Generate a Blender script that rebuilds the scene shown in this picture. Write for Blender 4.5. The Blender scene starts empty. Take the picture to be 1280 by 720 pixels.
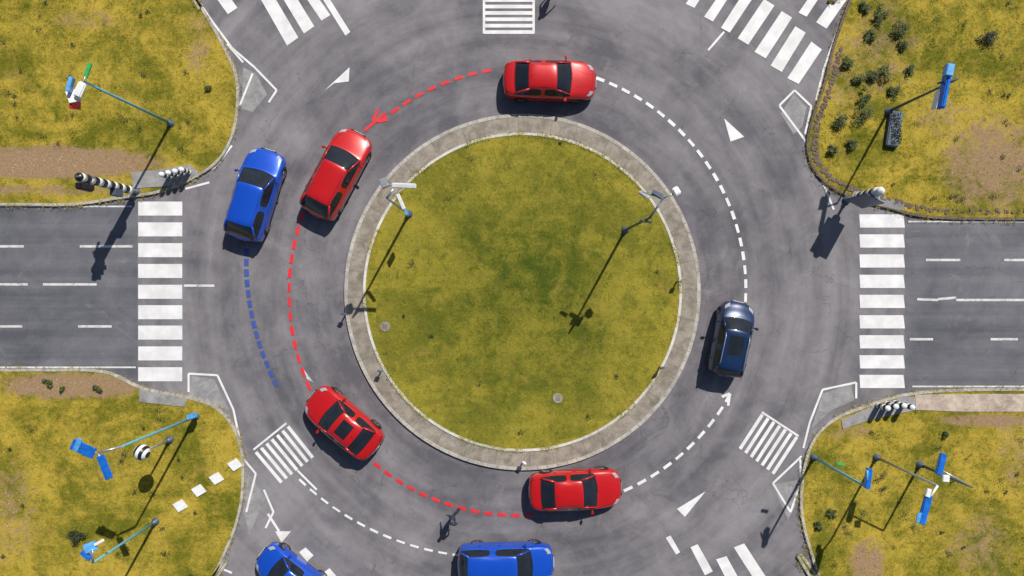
import bpy, bmesh, math, random
from mathutils import Vector, Matrix
from mathutils.bvhtree import BVHTree
from mathutils import noise as mn
random.seed(7)
S=0.04; H=34.13
CX,CY=(653-640)*S,(360-365)*S      # roundabout centre (m)
def W(px,py,z=0.0):
    k=S*(H-z)/H
    return Vector(((px-640)*k,(360-py)*k,z))
col=bpy.context.scene.collection

# ------------------------------------------------------------ node helpers
class NT:
    def __init__(s,name):
        s.m=bpy.data.materials.new(name); s.m.use_nodes=True
        s.t=s.m.node_tree; s.b=s.t.nodes['Principled BSDF']
    def n(s,ty,**kw):
        nd=s.t.nodes.new(ty)
        for k,v in kw.items(): setattr(nd,k,v)
        return nd
    def set(s,sock,v):
        if isinstance(v,bpy.types.NodeSocket): s.t.links.new(v,sock)
        elif v is not None:
            if hasattr(sock.default_value,'__len__') and isinstance(v,(tuple,list)) and len(v)==3 and len(sock.default_value)==4: v=(*v,1)
            sock.default_value=v
    def math(s,op,a,b=None,c=None,clamp=False):
        nd=s.n('ShaderNodeMath',operation=op,use_clamp=clamp)
        s.set(nd.inputs[0],a)
        if b is not None: s.set(nd.inputs[1],b)
        if c is not None: s.set(nd.inputs[2],c)
        return nd.outputs[0]
    def pos(s):
        return s.n('ShaderNodeNewGeometry').outputs['Position']
    def obj(s):
        return s.n('ShaderNodeTexCoord').outputs['Object']
    def sep(s,v):
        nd=s.n('ShaderNodeSeparateXYZ'); s.set(nd.inputs[0],v); return nd.outputs
    def comb(s,x,y,z=0.0):
        nd=s.n('ShaderNodeCombineXYZ'); s.set(nd.inputs[0],x); s.set(nd.inputs[1],y); s.set(nd.inputs[2],z); return nd.outputs[0]
    def noise(s,v,scale,detail=4,rough=.55,dist=0.0):
        nd=s.n('ShaderNodeTexNoise'); s.set(nd.inputs['Vector'],v)
        nd.inputs['Scale'].default_value=scale; nd.inputs['Detail'].default_value=detail
        nd.inputs['Roughness'].default_value=rough; nd.inputs['Distortion'].default_value=dist
        return nd.outputs['Fac']
    def map(s,v,a,b,c=0.0,d=1.0,smooth=True):
        nd=s.n('ShaderNodeMapRange'); nd.interpolation_type='SMOOTHSTEP' if smooth else 'LINEAR'
        s.set(nd.inputs[0],v)
        for i,x in enumerate((a,b,c,d)): nd.inputs[i+1].default_value=x
        return nd.outputs[0]
    def mix(s,f,a,b,mode='MIX'):
        nd=s.n('ShaderNodeMix',data_type='RGBA',blend_type=mode)
        s.set(nd.inputs[0],f); s.set(nd.inputs[6],a); s.set(nd.inputs[7],b); return nd.outputs[2]
    def bump(s,h,strength=.3,dist=.02):
        nd=s.n('ShaderNodeBump'); nd.inputs['Strength'].default_value=strength; nd.inputs['Distance'].default_value=dist
        s.set(nd.inputs['Height'],h); s.t.links.new(nd.outputs[0],s.b.inputs['Normal'])
    def out(s,colr,rough=.8,metal=0.0,**kw):
        s.set(s.b.inputs['Base Color'],colr); s.set(s.b.inputs['Roughness'],rough); s.b.inputs['Metallic'].default_value=metal
        for k,v in kw.items(): s.b.inputs[k.replace('_',' ')].default_value=v
        return s.m

def simple(name,c,rough=.6,metal=0.0,var=.15,scale=6,**kw):
    t=NT(name); f=t.noise(t.obj(),scale,3)
    f=t.map(f,.3,.7)
    a=tuple(x*(1-var) for x in c); b=tuple(min(1,x*(1+var)) for x in c)
    return t.out(t.mix(f,a,b),rough,metal,**kw)

def asphalt_mat(name,kind):
    t=NT(name); p=t.pos(); x,y,z=t.sep(p)
    dx=t.math('SUBTRACT',x,CX); dy=t.math('SUBTRACT',y,CY)
    r=t.math('SQRT',t.math('ADD',t.math('MULTIPLY',dx,dx),t.math('MULTIPLY',dy,dy)))
    big=t.noise(p,.22,4,.6,.6); med=t.noise(p,1.1,5,.7,.5); fine=t.noise(p,20,3,.75); grit=t.noise(p,70,1,.8)
    if kind=='ring':
        ct=t.math('DIVIDE',dx,r); st=t.math('DIVIDE',dy,r)
        pol=t.comb(t.math('MULTIPLY',r,1.25),t.math('MULTIPLY',ct,2.0),t.math('MULTIPLY',st,2.0))
        streak=t.noise(pol,1.0,5,.6,.3)
        lanes=t.math('SINE',t.math('MULTIPLY',r,2*math.pi/1.65))
        inr=t.math('SUBTRACT',1.0,t.map(r,14.2,17.5))
        lanes=t.math('MULTIPLY',t.math('MULTIPLY',lanes,inr),.05)
        pale=t.math('MULTIPLY',t.map(r,12.5,16.0),.6)
    else:
        streak=t.noise(t.comb(t.math('MULTIPLY',x,.05),t.math('MULTIPLY',y,1.8)),1.0,5,.62)
        lanes=t.math('MULTIPLY',t.math('SINE',t.math('MULTIPLY',y,2*math.pi/1.0)),.035)
        pale=t.math('MULTIPLY',big,.15)
    v=t.math('MULTIPLY',t.math('SUBTRACT',streak,.5),1.4)
    v=t.math('ADD',v,t.math('MULTIPLY',t.math('SUBTRACT',big,.5),1.9))
    v=t.math('ADD',v,t.math('MULTIPLY',t.math('SUBTRACT',med,.5),1.0))
    v=t.math('ADD',v,lanes)
    v=t.math('ADD',v,t.math('MULTIPLY',pale,.35))
    v=t.math('ADD',v,.36,clamp=True)
    if kind=='ring': c=t.mix(v,(.094,.089,.104),(.240,.227,.240))
    else: c=t.mix(v,(.080,.082,.098),(.175,.175,.194))
    sc=t.map(t.noise(p,.55,6,.72,1.2),.57,.76)
    c=t.mix(t.math('MULTIPLY',sc,.35),c,(.33,.31,.295))
    g=t.math('ADD',t.math('MULTIPLY',t.math('SUBTRACT',fine,.5),.6),t.math('MULTIPLY',t.math('SUBTRACT',grit,.5),.9))
    g=t.math('ADD',g,1.0)
    c=t.mix(1.0,c,t.comb(g,g,g),'MULTIPLY')
    vo=t.n('ShaderNodeTexVoronoi',feature='DISTANCE_TO_EDGE'); vo.inputs['Scale'].default_value=.33
    wob=t.n('ShaderNodeTexNoise'); wob.inputs['Scale'].default_value=1.2; wob.inputs['Detail'].default_value=5; t.set(wob.inputs['Vector'],p)
    vm=t.n('ShaderNodeVectorMath',operation='MULTIPLY_ADD'); t.set(vm.inputs[0],wob.outputs['Color']); vm.inputs[1].default_value=(1.1,1.1,1.1); t.set(vm.inputs[2],p)
    t.set(vo.inputs['Vector'],vm.outputs[0])
    crack=t.math('SUBTRACT',1.0,t.map(vo.outputs['Distance'],.001,.007))
    crack=t.math('MULTIPLY',crack,t.map(t.noise(p,.35,2),.48,.58))
    c=t.mix(t.math('MULTIPLY',crack,.45),c,(.045,.044,.046))
    bl=t.map(t.noise(p,2.2,3,.55,.8),.66,.76)
    c=t.mix(t.math('MULTIPLY',bl,.40),c,(.06,.058,.062))
    t.bump(t.math('ADD',fine,grit),.35,.012)
    return t.out(c,.85)

def paint_mat(name,c,wear=.5,under=(.16,.153,.16)):
    t=NT(name); p=t.pos()
    f=t.noise(p,4,6,.78,.4); f2=t.noise(p,45,2,.8)
    f=t.math('ADD',f,t.math('MULTIPLY',t.math('SUBTRACT',f2,.5),.55))
    m=t.map(f,wear-.42+.10,wear-.42+.30)
    m=t.math('ADD',t.math('MULTIPLY',m,.82),.14,clamp=True)
    d=t.map(t.noise(p,1.4,4),.3,.7)
    cc=t.mix(d,tuple(x*.80 for x in c),c)
    return t.out(t.mix(m,under,cc),.65)

def grass_mat(name,isl=False,blade=1.0):
    t=NT(name); p=t.pos(); x,y,z=t.sep(p)
    p2=t.comb(x,y,0.0)
    big=t.noise(p2,.30,4,.6,.8); med=t.noise(p2,1.3,5,.75,.5); fine=t.noise(p2,9,4,.8)
    mow=t.noise(t.comb(t.math('MULTIPLY',x,.18),t.math('MULTIPLY',y,2.2)),1.0,3,.6)
    f=t.math('ADD',t.math('MULTIPLY',big,1.5),t.math('MULTIPLY',med,1.1))
    f=t.math('ADD',f,t.math('MULTIPLY',fine,.7))
    f=t.math('ADD',f,t.math('MULTIPLY',mow,.35))
    f=t.map(f,1.50,2.15)
    if isl:
        dx=t.math('SUBTRACT',x,CX); dy=t.math('SUBTRACT',y,CY)
        r=t.math('SQRT',t.math('ADD',t.math('MULTIPLY',dx,dx),t.math('MULTIPLY',dy,dy)))
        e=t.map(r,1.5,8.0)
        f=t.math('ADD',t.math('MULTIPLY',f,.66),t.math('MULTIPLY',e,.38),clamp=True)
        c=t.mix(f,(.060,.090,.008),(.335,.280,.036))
    else:
        c=t.mix(f,(.130,.135,.010),(.470,.345,.048))
    dk=t.map(t.noise(p2,2.6,5,.8,.6),.50,.70)
    c=t.mix(t.math('MULTIPLY',dk,.68),c,(.065,.075,.010))
    br=t.map(t.noise(p2,.7,5,.78,.9),.54,.74)
    c=t.mix(t.math('MULTIPLY',br,.38 if isl else .60),c,(.36,.235,.060))
    fi=t.noise(p2,32,2,.85)
    g=t.math('ADD',.55,t.math('MULTIPLY',fi,.90))
    c=t.mix(1.0,c,t.comb(g,g,g),'MULTIPLY')
    if not isl:
        soil=None
        for (bx,by,rx,ry,st) in SOIL:
            w=W(bx,by)
            ex=t.math('DIVIDE',t.math('SUBTRACT',x,w.x),rx*S); ey=t.math('DIVIDE',t.math('SUBTRACT',y,w.y),ry*S)
            q=t.math('ADD',t.math('MULTIPLY',ex,ex),t.math('MULTIPLY',ey,ey))
            q=t.math('MULTIPLY',t.math('SUBTRACT',1.0,t.map(q,.0,1.9)),st)
            soil=q if soil is None else t.math('MAXIMUM',soil,q)
        n1=t.noise(p2,1.3,6,.8,.9)
        sm=t.map(t.math('ADD',soil,t.math('MULTIPLY',t.math('SUBTRACT',n1,.5),2.4)),.30,.90)
        sm=t.math('MULTIPLY',sm,t.map(soil,.02,.3))
        sc=t.mix(t.noise(p2,7,4,.8),(.18,.105,.05),(.46,.32,.185))
        if blade!=1.0: sm=t.math('MULTIPLY',sm,.5)
        c=t.mix(sm,c,sc)
    if blade!=1.0: c=t.mix(1.0,c,(blade,blade,blade),'MULTIPLY')
    if blade==1.0: t.bump(t.math('ADD',fine,fi),.6,.05)
    return t.out(c,.9,Specular_IOR_Level=.15)

SOIL=[(60,204,140,20,1.3),(60,238,120,8,.6),(1240,205,70,62,.8),(1180,150,40,30,.5),(1100,60,50,60,.5),(90,482,90,17,1.1),(110,25,60,14,.5),
      (1082,705,24,34,.9),(1225,680,50,50,.5),(1060,540,35,12,.6),(15,640,40,80,.5),(1050,100,25,60,.5),(1240,525,70,9,.9),(250,60,20,50,.5),(1270,560,25,60,.5)]

M={}
M['asph']=asphalt_mat('asphalt_ring','ring'); M['asph2']=asphalt_mat('asphalt_arm','arm')
M['white']=paint_mat('white_road_paint',(.80,.80,.80),.49)
M['white2']=paint_mat('old_white_road_paint',(.70,.70,.70),.62)
M['redp']=paint_mat('red_overlay_paint',(.74,.02,.03),.42); M['bluep']=paint_mat('blue_overlay_paint',(.04,.08,.34),.50)  # colours of the overlaid graphic lines, built with the paint shader
M['grass']=grass_mat('verge_grass'); M['igrass']=grass_mat('island_grass',True)
M['gblade']=grass_mat('verge_grass_blades',False,1.12); M['iblade']=grass_mat('island_grass_blades',True,1.15)
def concrete(name,a,b,sc=3,joint=None):
    t=NT(name); p=t.pos(); f=t.map(t.noise(p,sc,6,.75,.3),.3,.7); c=t.mix(f,a,b)
    g=t.math('ADD',.72,t.math('MULTIPLY',t.noise(p,26,3,.8),.56)); c=t.mix(1.0,c,t.comb(g,g,g),'MULTIPLY')
    st=t.map(t.noise(p,.8,5,.75,.8),.52,.7); c=t.mix(t.math('MULTIPLY',st,.5),c,tuple(v*.5 for v in a))
    t.bump(t.noise(p,25,3,.8),.4,.02); return t.out(c,.88)
M['kerb']=concrete('kerb_concrete',(.30,.28,.25),(.52,.49,.44),2)
M['kerbw']=concrete('pale_kerb',(.46,.44,.40),(.70,.68,.63),2)
M['kerbd']=concrete('dark_kerb',(.08,.06,.05),(.20,.15,.12),6)
M['pave']=concrete('island_pavement',(.18,.155,.125),(.35,.31,.255),1.6)
M['path']=concrete('footpath_paving',(.34,.27,.22),(.56,.47,.39),1.8)
M['refuge']=concrete('refuge_paving',(.20,.195,.20),(.34,.33,.33),1.8)
M['joint']=simple('joint_mortar',(.11,.10,.085),.9)
M['steel']=simple('galvanised_steel',(.45,.47,.50),.38,.7)
M['teal']=simple('teal_painted_steel',(.12,.40,.50),.4,.2)
M['dsteel']=simple('dark_painted_steel',(.10,.13,.18),.4,.3)
M['blue']=simple('blue_sign_enamel',(.012,.14,.56),.3,0,.2)
M['lblue']=simple('light_blue_enamel',(.10,.35,.70),.35,0,.2)
M['whitep']=simple('white_enamel',(.74,.75,.76),.4,0,.08)
M['black']=simple('black_enamel',(.012,.012,.015),.35)
M['redl']=simple('red_signal_lens',(.6,.02,.02),.25); M['greenl']=simple('green_enamel',(.05,.42,.12),.3)
M['amber']=simple('amber_lens',(.7,.3,.02),.25)
M['tyre']=simple('tyre_rubber',(.015,.015,.015),.85); M['rim']=simple('alloy_rim',(.5,.5,.52),.3,.9)
M['trim']=simple('black_trim',(.012,.012,.014),.5)
t=NT('car_glass'); f=t.noise(t.obj(),2,3); M['glass']=t.out(t.mix(f,(.006,.008,.012),(.022,.028,.038)),.04,0,IOR=1.52)
t=NT('lamp_glass'); f=t.noise(t.obj(),20,3); M['lampg']=t.out(t.mix(f,(.35,.37,.40),(.65,.67,.7)),.08,.4)
t=NT('tail_glass'); f=t.noise(t.obj(),20,3); M['tailg']=t.out(t.mix(f,(.20,.005,.005),(.35,.01,.01)),.12)
def carpaint(name,c,metal=.25):
    t=NT(name); f=t.noise(t.obj(),1.6,4,.6)
    a=tuple(v*.85 for v in c); cc=t.mix(f,a,c)
    d=t.map(t.noise(t.obj(),5,5,.8),.55,.85); cc=t.mix(t.math('MULTIPLY',d,.06),cc,(.3,.27,.23))
    r=t.math('ADD',.26,t.math('MULTIPLY',f,.10))
    return t.out(cc,r,metal,Coat_Weight=1.0,Coat_Roughness=.04)
M['red']=carpaint('red_car_paint',(.56,.007,.007),.15); M['carblue']=carpaint('blue_car_paint',(.006,.085,.60),.25)
M['carblack']=carpaint('dark_navy_car_paint',(.006,.026,.095),.2)

# ------------------------------------------------------------ mesh helpers
def mesh_obj(name,verts,faces,mats,fm=None,parent=None,smooth=False):
    me=bpy.data.meshes.new(name); me.from_pydata([tuple(v) for v in verts],[],faces)
    for m in (mats if isinstance(mats,list) else [mats]): me.materials.append(M[m] if isinstance(m,str) else m)
    if fm: me.polygons.foreach_set('material_index',fm)
    if smooth: me.polygons.foreach_set('use_smooth',[True]*len(me.polygons))
    me.update(); o=bpy.data.objects.new(name,me); col.objects.link(o)
    if parent: o.parent=parent
    return o
def empty(name,loc=(0,0,0)):
    e=bpy.data.objects.new(name,None); col.objects.link(e); e.location=loc; e.empty_display_size=.3; return e
def catmull(pts,n=8,closed=False):
    out=[]; N=len(pts)
    rng=range(N) if closed else range(N-1)
    g=lambda i: Vector(pts[i%N]) if closed else Vector(pts[max(0,min(N-1,i))])
    for i in rng:
        a,b,c,d=g(i-1),g(i),g(i+1),g(i+2)
        for k in range(n):
            u=k/n; out.append(.5*((2*b)+(c-a)*u+(2*a-5*b+4*c-d)*u*u+(3*b-a-3*c+d)*u**3))
    if not closed: out.append(Vector(pts[-1]))
    return out
def slab(name,pts,z0,z1,mat,sidemat=None,parent=None):
    bm=bmesh.new(); vs=[bm.verts.new((p[0],p[1],z1)) for p in pts]; f=bm.faces.new(vs); bm.normal_update()
    if f.normal.z<0: f.normal_flip()
    lo=[bm.verts.new((p[0],p[1],z0)) for p in pts]; n=len(pts); sides=[]
    for i in range(n):
        j=(i+1)%n; sides.append(bm.faces.new((vs[i],vs[j],lo[j],lo[i])))
    bmesh.ops.triangulate(bm,faces=[f])
    me=bpy.data.meshes.new(name)
    for s_ in sides: s_.material_index=1
    bmesh.ops.recalc_face_normals(bm,faces=bm.faces[:])
    bm.to_mesh(me); bm.free(); me.materials.append(M[mat]); me.materials.append(M[sidemat or mat])
    o=bpy.data.objects.new(name,me); col.objects.link(o); o.parent=parent; return o
def ribbon(name,pts,w0,w1,z0,z1,mat,parent=None,closed=False):
    n=len(pts); V=[];F=[]
    for i in range(n):
        a=pts[(i-1)%n] if (closed or i>0) else pts[i]; b=pts[(i+1)%n] if (closed or i<n-1) else pts[i]
        d=(Vector((b[0],b[1]))-Vector((a[0],a[1]))).normalized(); nn=Vector((-d.y,d.x)); p=Vector((pts[i][0],pts[i][1]))
        A=p+nn*w0;B=p+nn*w1
        V+= [(A.x,A.y,z0),(A.x,A.y,z1),(B.x,B.y,z1),(B.x,B.y,z0)]
    m=n if closed else n-1
    for i in range(m):
        a=4*i;b=4*((i+1)%n)
        for k in range(3): F.append((a+k,b+k,b+k+1,a+k+1))
    return mesh_obj(name,V,F,mat,None,parent)
ZC=[0]
def flat_quads(name,quads,mat,z=.008,parent=None):
    V=[];F=[]
    if z>.006: ZC[0]+=1; z=z+ZC[0]*.00035
    for i_,q in enumerate(quads):
        b=len(V); pts=[W(*p) for p in q]; zz=z+(i_%2)*.00017+((i_%5)*.010/5 if z>.006 else 0)
        ar=sum(pts[i].x*pts[(i+1)%len(pts)].y-pts[(i+1)%len(pts)].x*pts[i].y for i in range(len(pts)))
        if ar<0: pts=pts[::-1]
        V+=[(p.x,p.y,zz) for p in pts]; F.append(tuple(range(b,b+len(q))))
    return mesh_obj(name,V,F,mat,None,parent)
def linequad(a,b,w):
    a=Vector(a);b=Vector(b);d=(b-a).normalized();n=Vector((-d.y,d.x))*w/2
    return [tuple(a+n),tuple(b+n),tuple(b-n),tuple(a-n)]
def polylines(lines,w):
    q=[]
    for L in lines:
        for i in range(len(L)-1): q.append(linequad(L[i],L[i+1],w))
    return q

# ------------------------------------------------------------ ground, roads
mesh_obj('ground',[(-900,-900,-.06),(900,-900,-.06),(900,900,-.06),(-900,900,-.06)],[(0,1,2,3)],'grass')
bx=150; mesh_obj('road_junction',[(-bx,-110,0),(bx,-110,0),(bx,110,0),(-bx,110,0)],[(0,1,2,3)],'asph')
def arm(x0,x1,y0,y1):
    a=W(x0,y0);b=W(x1,y1); mesh_obj('road_arm',[(a.x,b.y,.004),(b.x,b.y,.004),(b.x,a.y,.004),(a.x,a.y,.004)],[(0,1,2,3)],'asph2')
arm(-3000,172,240,475); arm(1131,4200,262,500)

edges={
 'TL':[(-2800,254),(-300,254),(0,254),(90,254),(150,246),(200,238),(240,222),(272,200),(290,168),(296,130),(294,95),(280,62),(258,22),(225,-30),(120,-190),(-1200,-2200)],
 'TR':[(2400,-2200),(1150,-190),(1085,-50),(1062,5),(1044,55),(1030,110),(1013,160),(1012,195),(1030,225),(1065,245),(1110,258),(1165,270),(1290,272),(1600,272),(4000,272)],
 'BL':[(-1200,2900),(150,900),(250,745),(280,690),(298,640),(303,590),(296,545),(272,512),(235,498),(180,487),(130,466),(60,464),(0,464),(-300,464),(-2800,464)],
 'BR':[(4000,488),(1600,488),(1290,488),(1200,489),(1135,494),(1085,508),(1045,524),(1018,550),(1005,590),(1003,640),(1015,690),(1035,740),(1120,890),(2400,2900)]}
far={'TL':(-2800,-2200),'TR':(4000,-2200),'BL':(-2800,2900),'BR':(4000,2900)}
grasspolys=[]; edgew={}
for k,e in edges.items():
    cur=[p for p in catmull(e,8)]
    wc=[W(p[0],p[1]).to_2d() for p in cur]
    kp=ribbon('kerb',wc,0,-.13,-.05,.12,'kerbd' if k=='TR' else 'kerb')
    ins=[]
    for i,p in enumerate(wc):
        a=wc[max(0,i-1)];b=wc[min(len(wc)-1,i+1)]; d=(b-a).normalized(); ins.append(p-Vector((-d.y,d.x))*.12)
    edgew[k]=ins
    gp=ins+[W(*far[k]).to_2d()]
    slab('grass_verge',gp,-.05,.10,'grass','kerb'); grasspolys.append(gp)
slab('grass_verge',[W(*p) for p in [(640,-420),(560,-500),(-200,-2400),(1480,-2400),(720,-500)]],-.05,.1,'grass','kerb')
slab('grass_verge',[W(*p) for p in [(640,1150),(560,1250),(-200,2900),(1480,2900),(720,1250)]],-.05,.1,'grass','kerb')

def path(name,pts,z,mat,sm=None,z0=-.02): return slab(name,[W(*p) for p in pts],z0,z,mat,sm)
path('footpath',[(1142,493),(1200,492),(2800,492),(2800,514),(1200,514),(1150,512),(1143,512)],.13,'path')
path('footpath',[(168,236),(228,232),(250,216),(238,206),(205,212),(166,216)],.13,'refuge')
path('footpath',[(176,486),(236,498),(232,508),(176,502)],.13,'refuge')
path('footpath',[(1062,250),(1100,258),(1128,264),(1128,254),(1100,246),(1066,238)],.13,'refuge')
path('footpath',[(1050,524),(1085,509),(1130,495),(1142,496),(1142,512),(1086,524),(1052,536)],.135,'refuge')
for k,(pl) in enumerate([[(240,470),(268,474),(286,512),(262,506),(236,496)],[(1028,492),(1064,480),(1068,500),(1040,512),(1014,536)],
     [(976,142),(992,118),(1008,134),(1003,158),(992,168)],[(304,84),(320,92),(334,118),(316,140),(302,136)],[(966,606),(996,600),(998,624),(985,650)],[(306,590),(318,600),(332,622),(312,668),(304,640)]]):
    flat_quads('refuge_marking_panel',[pl],'refuge',.0035)

# island
def circ(r,n=128): return [Vector((CX+r*math.cos(2*math.pi*i/n),CY+r*math.sin(2*math.pi*i/n))) for i in range(n)]
R1=222*S; R2=195*S
isl=empty('roundabout_island',(0,0,0))
ribbon('outer_kerb',circ(R1),0,.17,-.02,.13,'kerb',isl,True)
ribbon('pavement_ring',circ(R1-.17),0,R1-.17-R2-.14,-.02,.12,'pave',isl,True)
ribbon('inner_kerb',circ(R2+.14),0,.13,-.02,.16,'kerbw',isl,True)
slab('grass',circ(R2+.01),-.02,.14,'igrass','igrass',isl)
V=[];F=[]
for i in range(36):
    a=2*math.pi*(i+.3*random.random())/36; ra=R2+.16; d=Vector((math.cos(a),math.sin(a)));n=Vector((-d.y,d.x))*.007
    b=len(V)
    for p in (d*ra-n,d*(R1-.17)-n,d*(R1-.17)+n,d*ra+n): V.append((CX+p.x,CY+p.y,.123))
    F.append((b,b+1,b+2,b+3))
for i in range(110):
    a=2*math.pi*i/110; d=Vector((math.cos(a),math.sin(a)));n=Vector((-d.y,d.x))*.008; b=len(V)
    for p in (d*(R1-.165)-n,d*(R1-.004)-n,d*(R1-.004)+n,d*(R1-.165)+n): V.append((CX+p.x,CY+p.y,.133))
    F.append((b,b+1,b+2,b+3))
mesh_obj('paving_joints',V,F,'joint',None,isl)

# ------------------------------------------------------------ markings
flat_quads('crosswalk',[[(173,y),(228,y),(228,y+17.5),(173,y+17.5)] for y in [252,278,304,330,356,381.5,407,433,459]],'white')
flat_quads('crosswalk',[[(1074,y),(1129,y),(1131,y+16.5),(1075,y+16.5)] for y in [268,293,318,343.5,368.5,394,419,444,468.5]],'white')
flat_quads('crosswalk',[[(605,y),(667,y),(667,y+4.6),(605,y+4.6)] for y in range(-34,44,8)],'white')
flat_quads('crosswalk_edge',[linequad((605,-40),(605,42),3),linequad((667,-40),(667,42),3)],'white')
TLb=[[(322,-8),(337,-14),(373,47),(359,57)],[(350,-8),(364,-14),(393,33),(380,42)],[(376,-12),(388,-17),(413,19),(402,26)],[(404,0),(411,-3),(438,40),(432,45)],
     [(262,-14),(276,-20),(297,10),(285,18)],[(296,-20),(308,-26),(318,-10),(306,-4)]]
flat_quads('crosswalk',TLb,'white')
TRb=[[(922,48),(935,56),(968,7),(955,-1)],[(943,65),(957,73),(990,22),(977,14)],[(963,82),(977,90),(1007,41),(994,33)],[(984,98),(998,105),(1027,62),(1014,52)],
     [(901,35),(912,41),(942,-4),(930,-10)],[(880,21),(891,27),(915,-10),(905,-15)],[(857,5),(868,10),(885,-18),(875,-22)],[(1020,28),(1033,36),(1062,-6),(1049,-13)],[(998,16),(1008,21),(1030,-12),(1020,-16)]]
flat_quads('crosswalk',TRb,'white')
def hatch(c0,c1,c2,c3,n,w):
    c0,c1,c2,c3=map(Vector,(c0,c1,c2,c3)); q=[]
    for i in range(n):
        u=i/(n-1); q.append(linequad(c0.lerp(c1,u),c3.lerp(c2,u),w))
    return q
flat_quads('crosswalk',hatch((320,565),(360,533),(391,572),(352,603),7,4.2),'white')
flat_quads('crosswalk',hatch((953,518),(996,546),(966,592),(925,561),7,4.2),'white')
flat_quads('crosswalk_edge',[linequad((317,562),(358,529),2.5),linequad((952,515),(998,545),2.5)],'white')
flat_quads('crosswalk',[[(863,684),(872,680),(891,714),(881,719)],[(895,699),(908,695),(930,735),(915,738)],[(917,684),(930,679),(958,722),(945,728)],[(832,672),(838,669),(850,690),(845,693)]],'white')
flat_quads('crosswalk',[[(374,690),(382,684),(392,694),(384,702)],[(404,716),(412,710),(426,726),(418,734)]],'white')
L=[]
for y,segs in {308:[(-60,30),(100,166)],408:[(-60,28),(98,140)],355.5:[(-90,35),(54,121)]}.items():
    for a,b in segs: L.append(linequad((a,y),(b,y+.01),3))
L.append(linequad((230,357),(268,357.1),3))
for k in range(1,14):
    for y in (308,408): L.append(linequad((-60-k*140,y),(-k*140,y+.01),3))
    for y in (325,424): L.append(linequad((1240+k*140,y),(1310+k*140,y+.01),3))
for y,segs in {325:[(1157,1200),(1255,1320)],424:[(1137,1166),(1238,1272)],375:[(1195,2400)]}.items():
    for a,b in segs: L.append(linequad((a,y),(b,y+.01),3))
L+=[linequad((1146,374),(1172,375),3),linequad((1172,374),(1195,372),3)]
L+=[linequad((-2400,258),(165,258.1),2),linequad((-2400,459),(170,459.1),2),linequad((1135,277),(3600,277.1),2),linequad((1140,483),(3600,483.1),2)]
flat_quads('lane_marking',L,'white2')
out=polylines([[(238,-14),(262,22),(290,60),(318,84),(346,113)],[(300,132),(316,92)],[(284,55),(304,78)],[(346,113),(336,128)],
  [(993,113),(1014,133),(1006,168)],[(993,113),(974,132),(1006,175)],[(1006,175),(1030,232),(1042,262)],[(1070,-20),(1046,40),(1030,85),(1020,125)],
  [(236,467),(272,469),(292,512),(302,560)],[(236,467),(236,490)],[(1070,478),(1028,487),(1012,528),(1004,560)],[(1070,478),(1070,498)],
  [(1000,572),(1001,602),(988,640)],[(966,604),(988,640)],[(1002,570),(966,604)],[(300,568),(320,592),(308,640)],[(330,612),(342,640),(332,660)],[(372,588),(396,612)],
  [(885,63),(905,40)],[(228,222),(268,210),(290,182)],[(232,236),(262,228)],[(254,716),(262,704),(290,716)]],2.6)
flat_quads('edge_marking',out,'white')
flat_quads('arrow_marking',[[(405,114),(437,84),(436,102),(418,104)]],'white')
flat_quads('arrow_marking',[[(905,148),(930,171),(913,177)]],'white')
flat_quads('arrow_marking',[[(846,636),(882,614),(856,646)]],'white')
flat_quads('arrow_marking',[[(380,462),(392,478),(384,474)]],'white2')
flat_quads('arrow_marking',[[(344,664),(364,664),(352,678)],linequad((335,642),(349,664),3)],'white')
c0=(653,365)
def pc(r,a): return (c0[0]+r*math.cos(math.radians(a)),c0[1]+r*math.sin(math.radians(a)))
def dashes(a0,a1,r0,r1,dash,gap,w):
    q=[];a=a0;sg=1 if a1>a0 else -1
    while (a1-a)*sg>0:
        u=(a-a0)/(a1-a0); r=r0+(r1-r0)*u; da=math.degrees(dash/r)*sg
        u2=min(1,(a+da-a0)/(a1-a0)); r2=r0+(r1-r0)*u2
        p,q2=pc(r,a),pc(r2,a+da); q.append(linequad(p,q2,w*random.uniform(.88,1.1))); a+=da+math.degrees(gap/r)*sg
    return q
flat_quads('lane_marking',dashes(-71,2,283,279,11,6.5,3.9),'white')
flat_quads('lane_marking',dashes(63,28,279,289,12,7,3.6)+[linequad((912,492),(902,496),3.4),linequad((912,492),(910,507),3.4)],'white')
flat_quads('lane_marking',dashes(140,103,364,338,11,7,2.8),'white')
flat_quads('red_overlay_line',dashes(-98,-129,280,277,12,6,4.2)+[linequad((466,152),(484,150),3.6),linequad((466,152),(473,136),3.6),linequad((456,163),(482,141),3.6)],'redp')  # red dashes and arrow: overlaid graphic built as paint, not a road marking
flat_quads('red_overlay_line',dashes(-160,-206,291,292,12,6,4.2),'redp')
flat_quads('red_overlay_line',dashes(131,89,283,279,11,6,4.2),'redp')
flat_quads('blue_overlay_line',dashes(-171,-201,349,328,9,4,5.6),'bluep')  # blue dashes: another overlaid graphic, laid on the asphalt like paint
for (x,y) in [(227,631),(250,612),(272,597),(295,580)]:
    p=W(x,y); a=math.radians(38+random.uniform(-5,5)); h=.27
    o=slab('stepping_slab',[(p.x+h*(math.cos(a)*u-math.sin(a)*v),p.y+h*.85*(math.sin(a)*u+math.cos(a)*v)) for u,v in ((-1,-1),(1,-1),(1,1),(-1,1))],.09,.17,'whitep')

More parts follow.
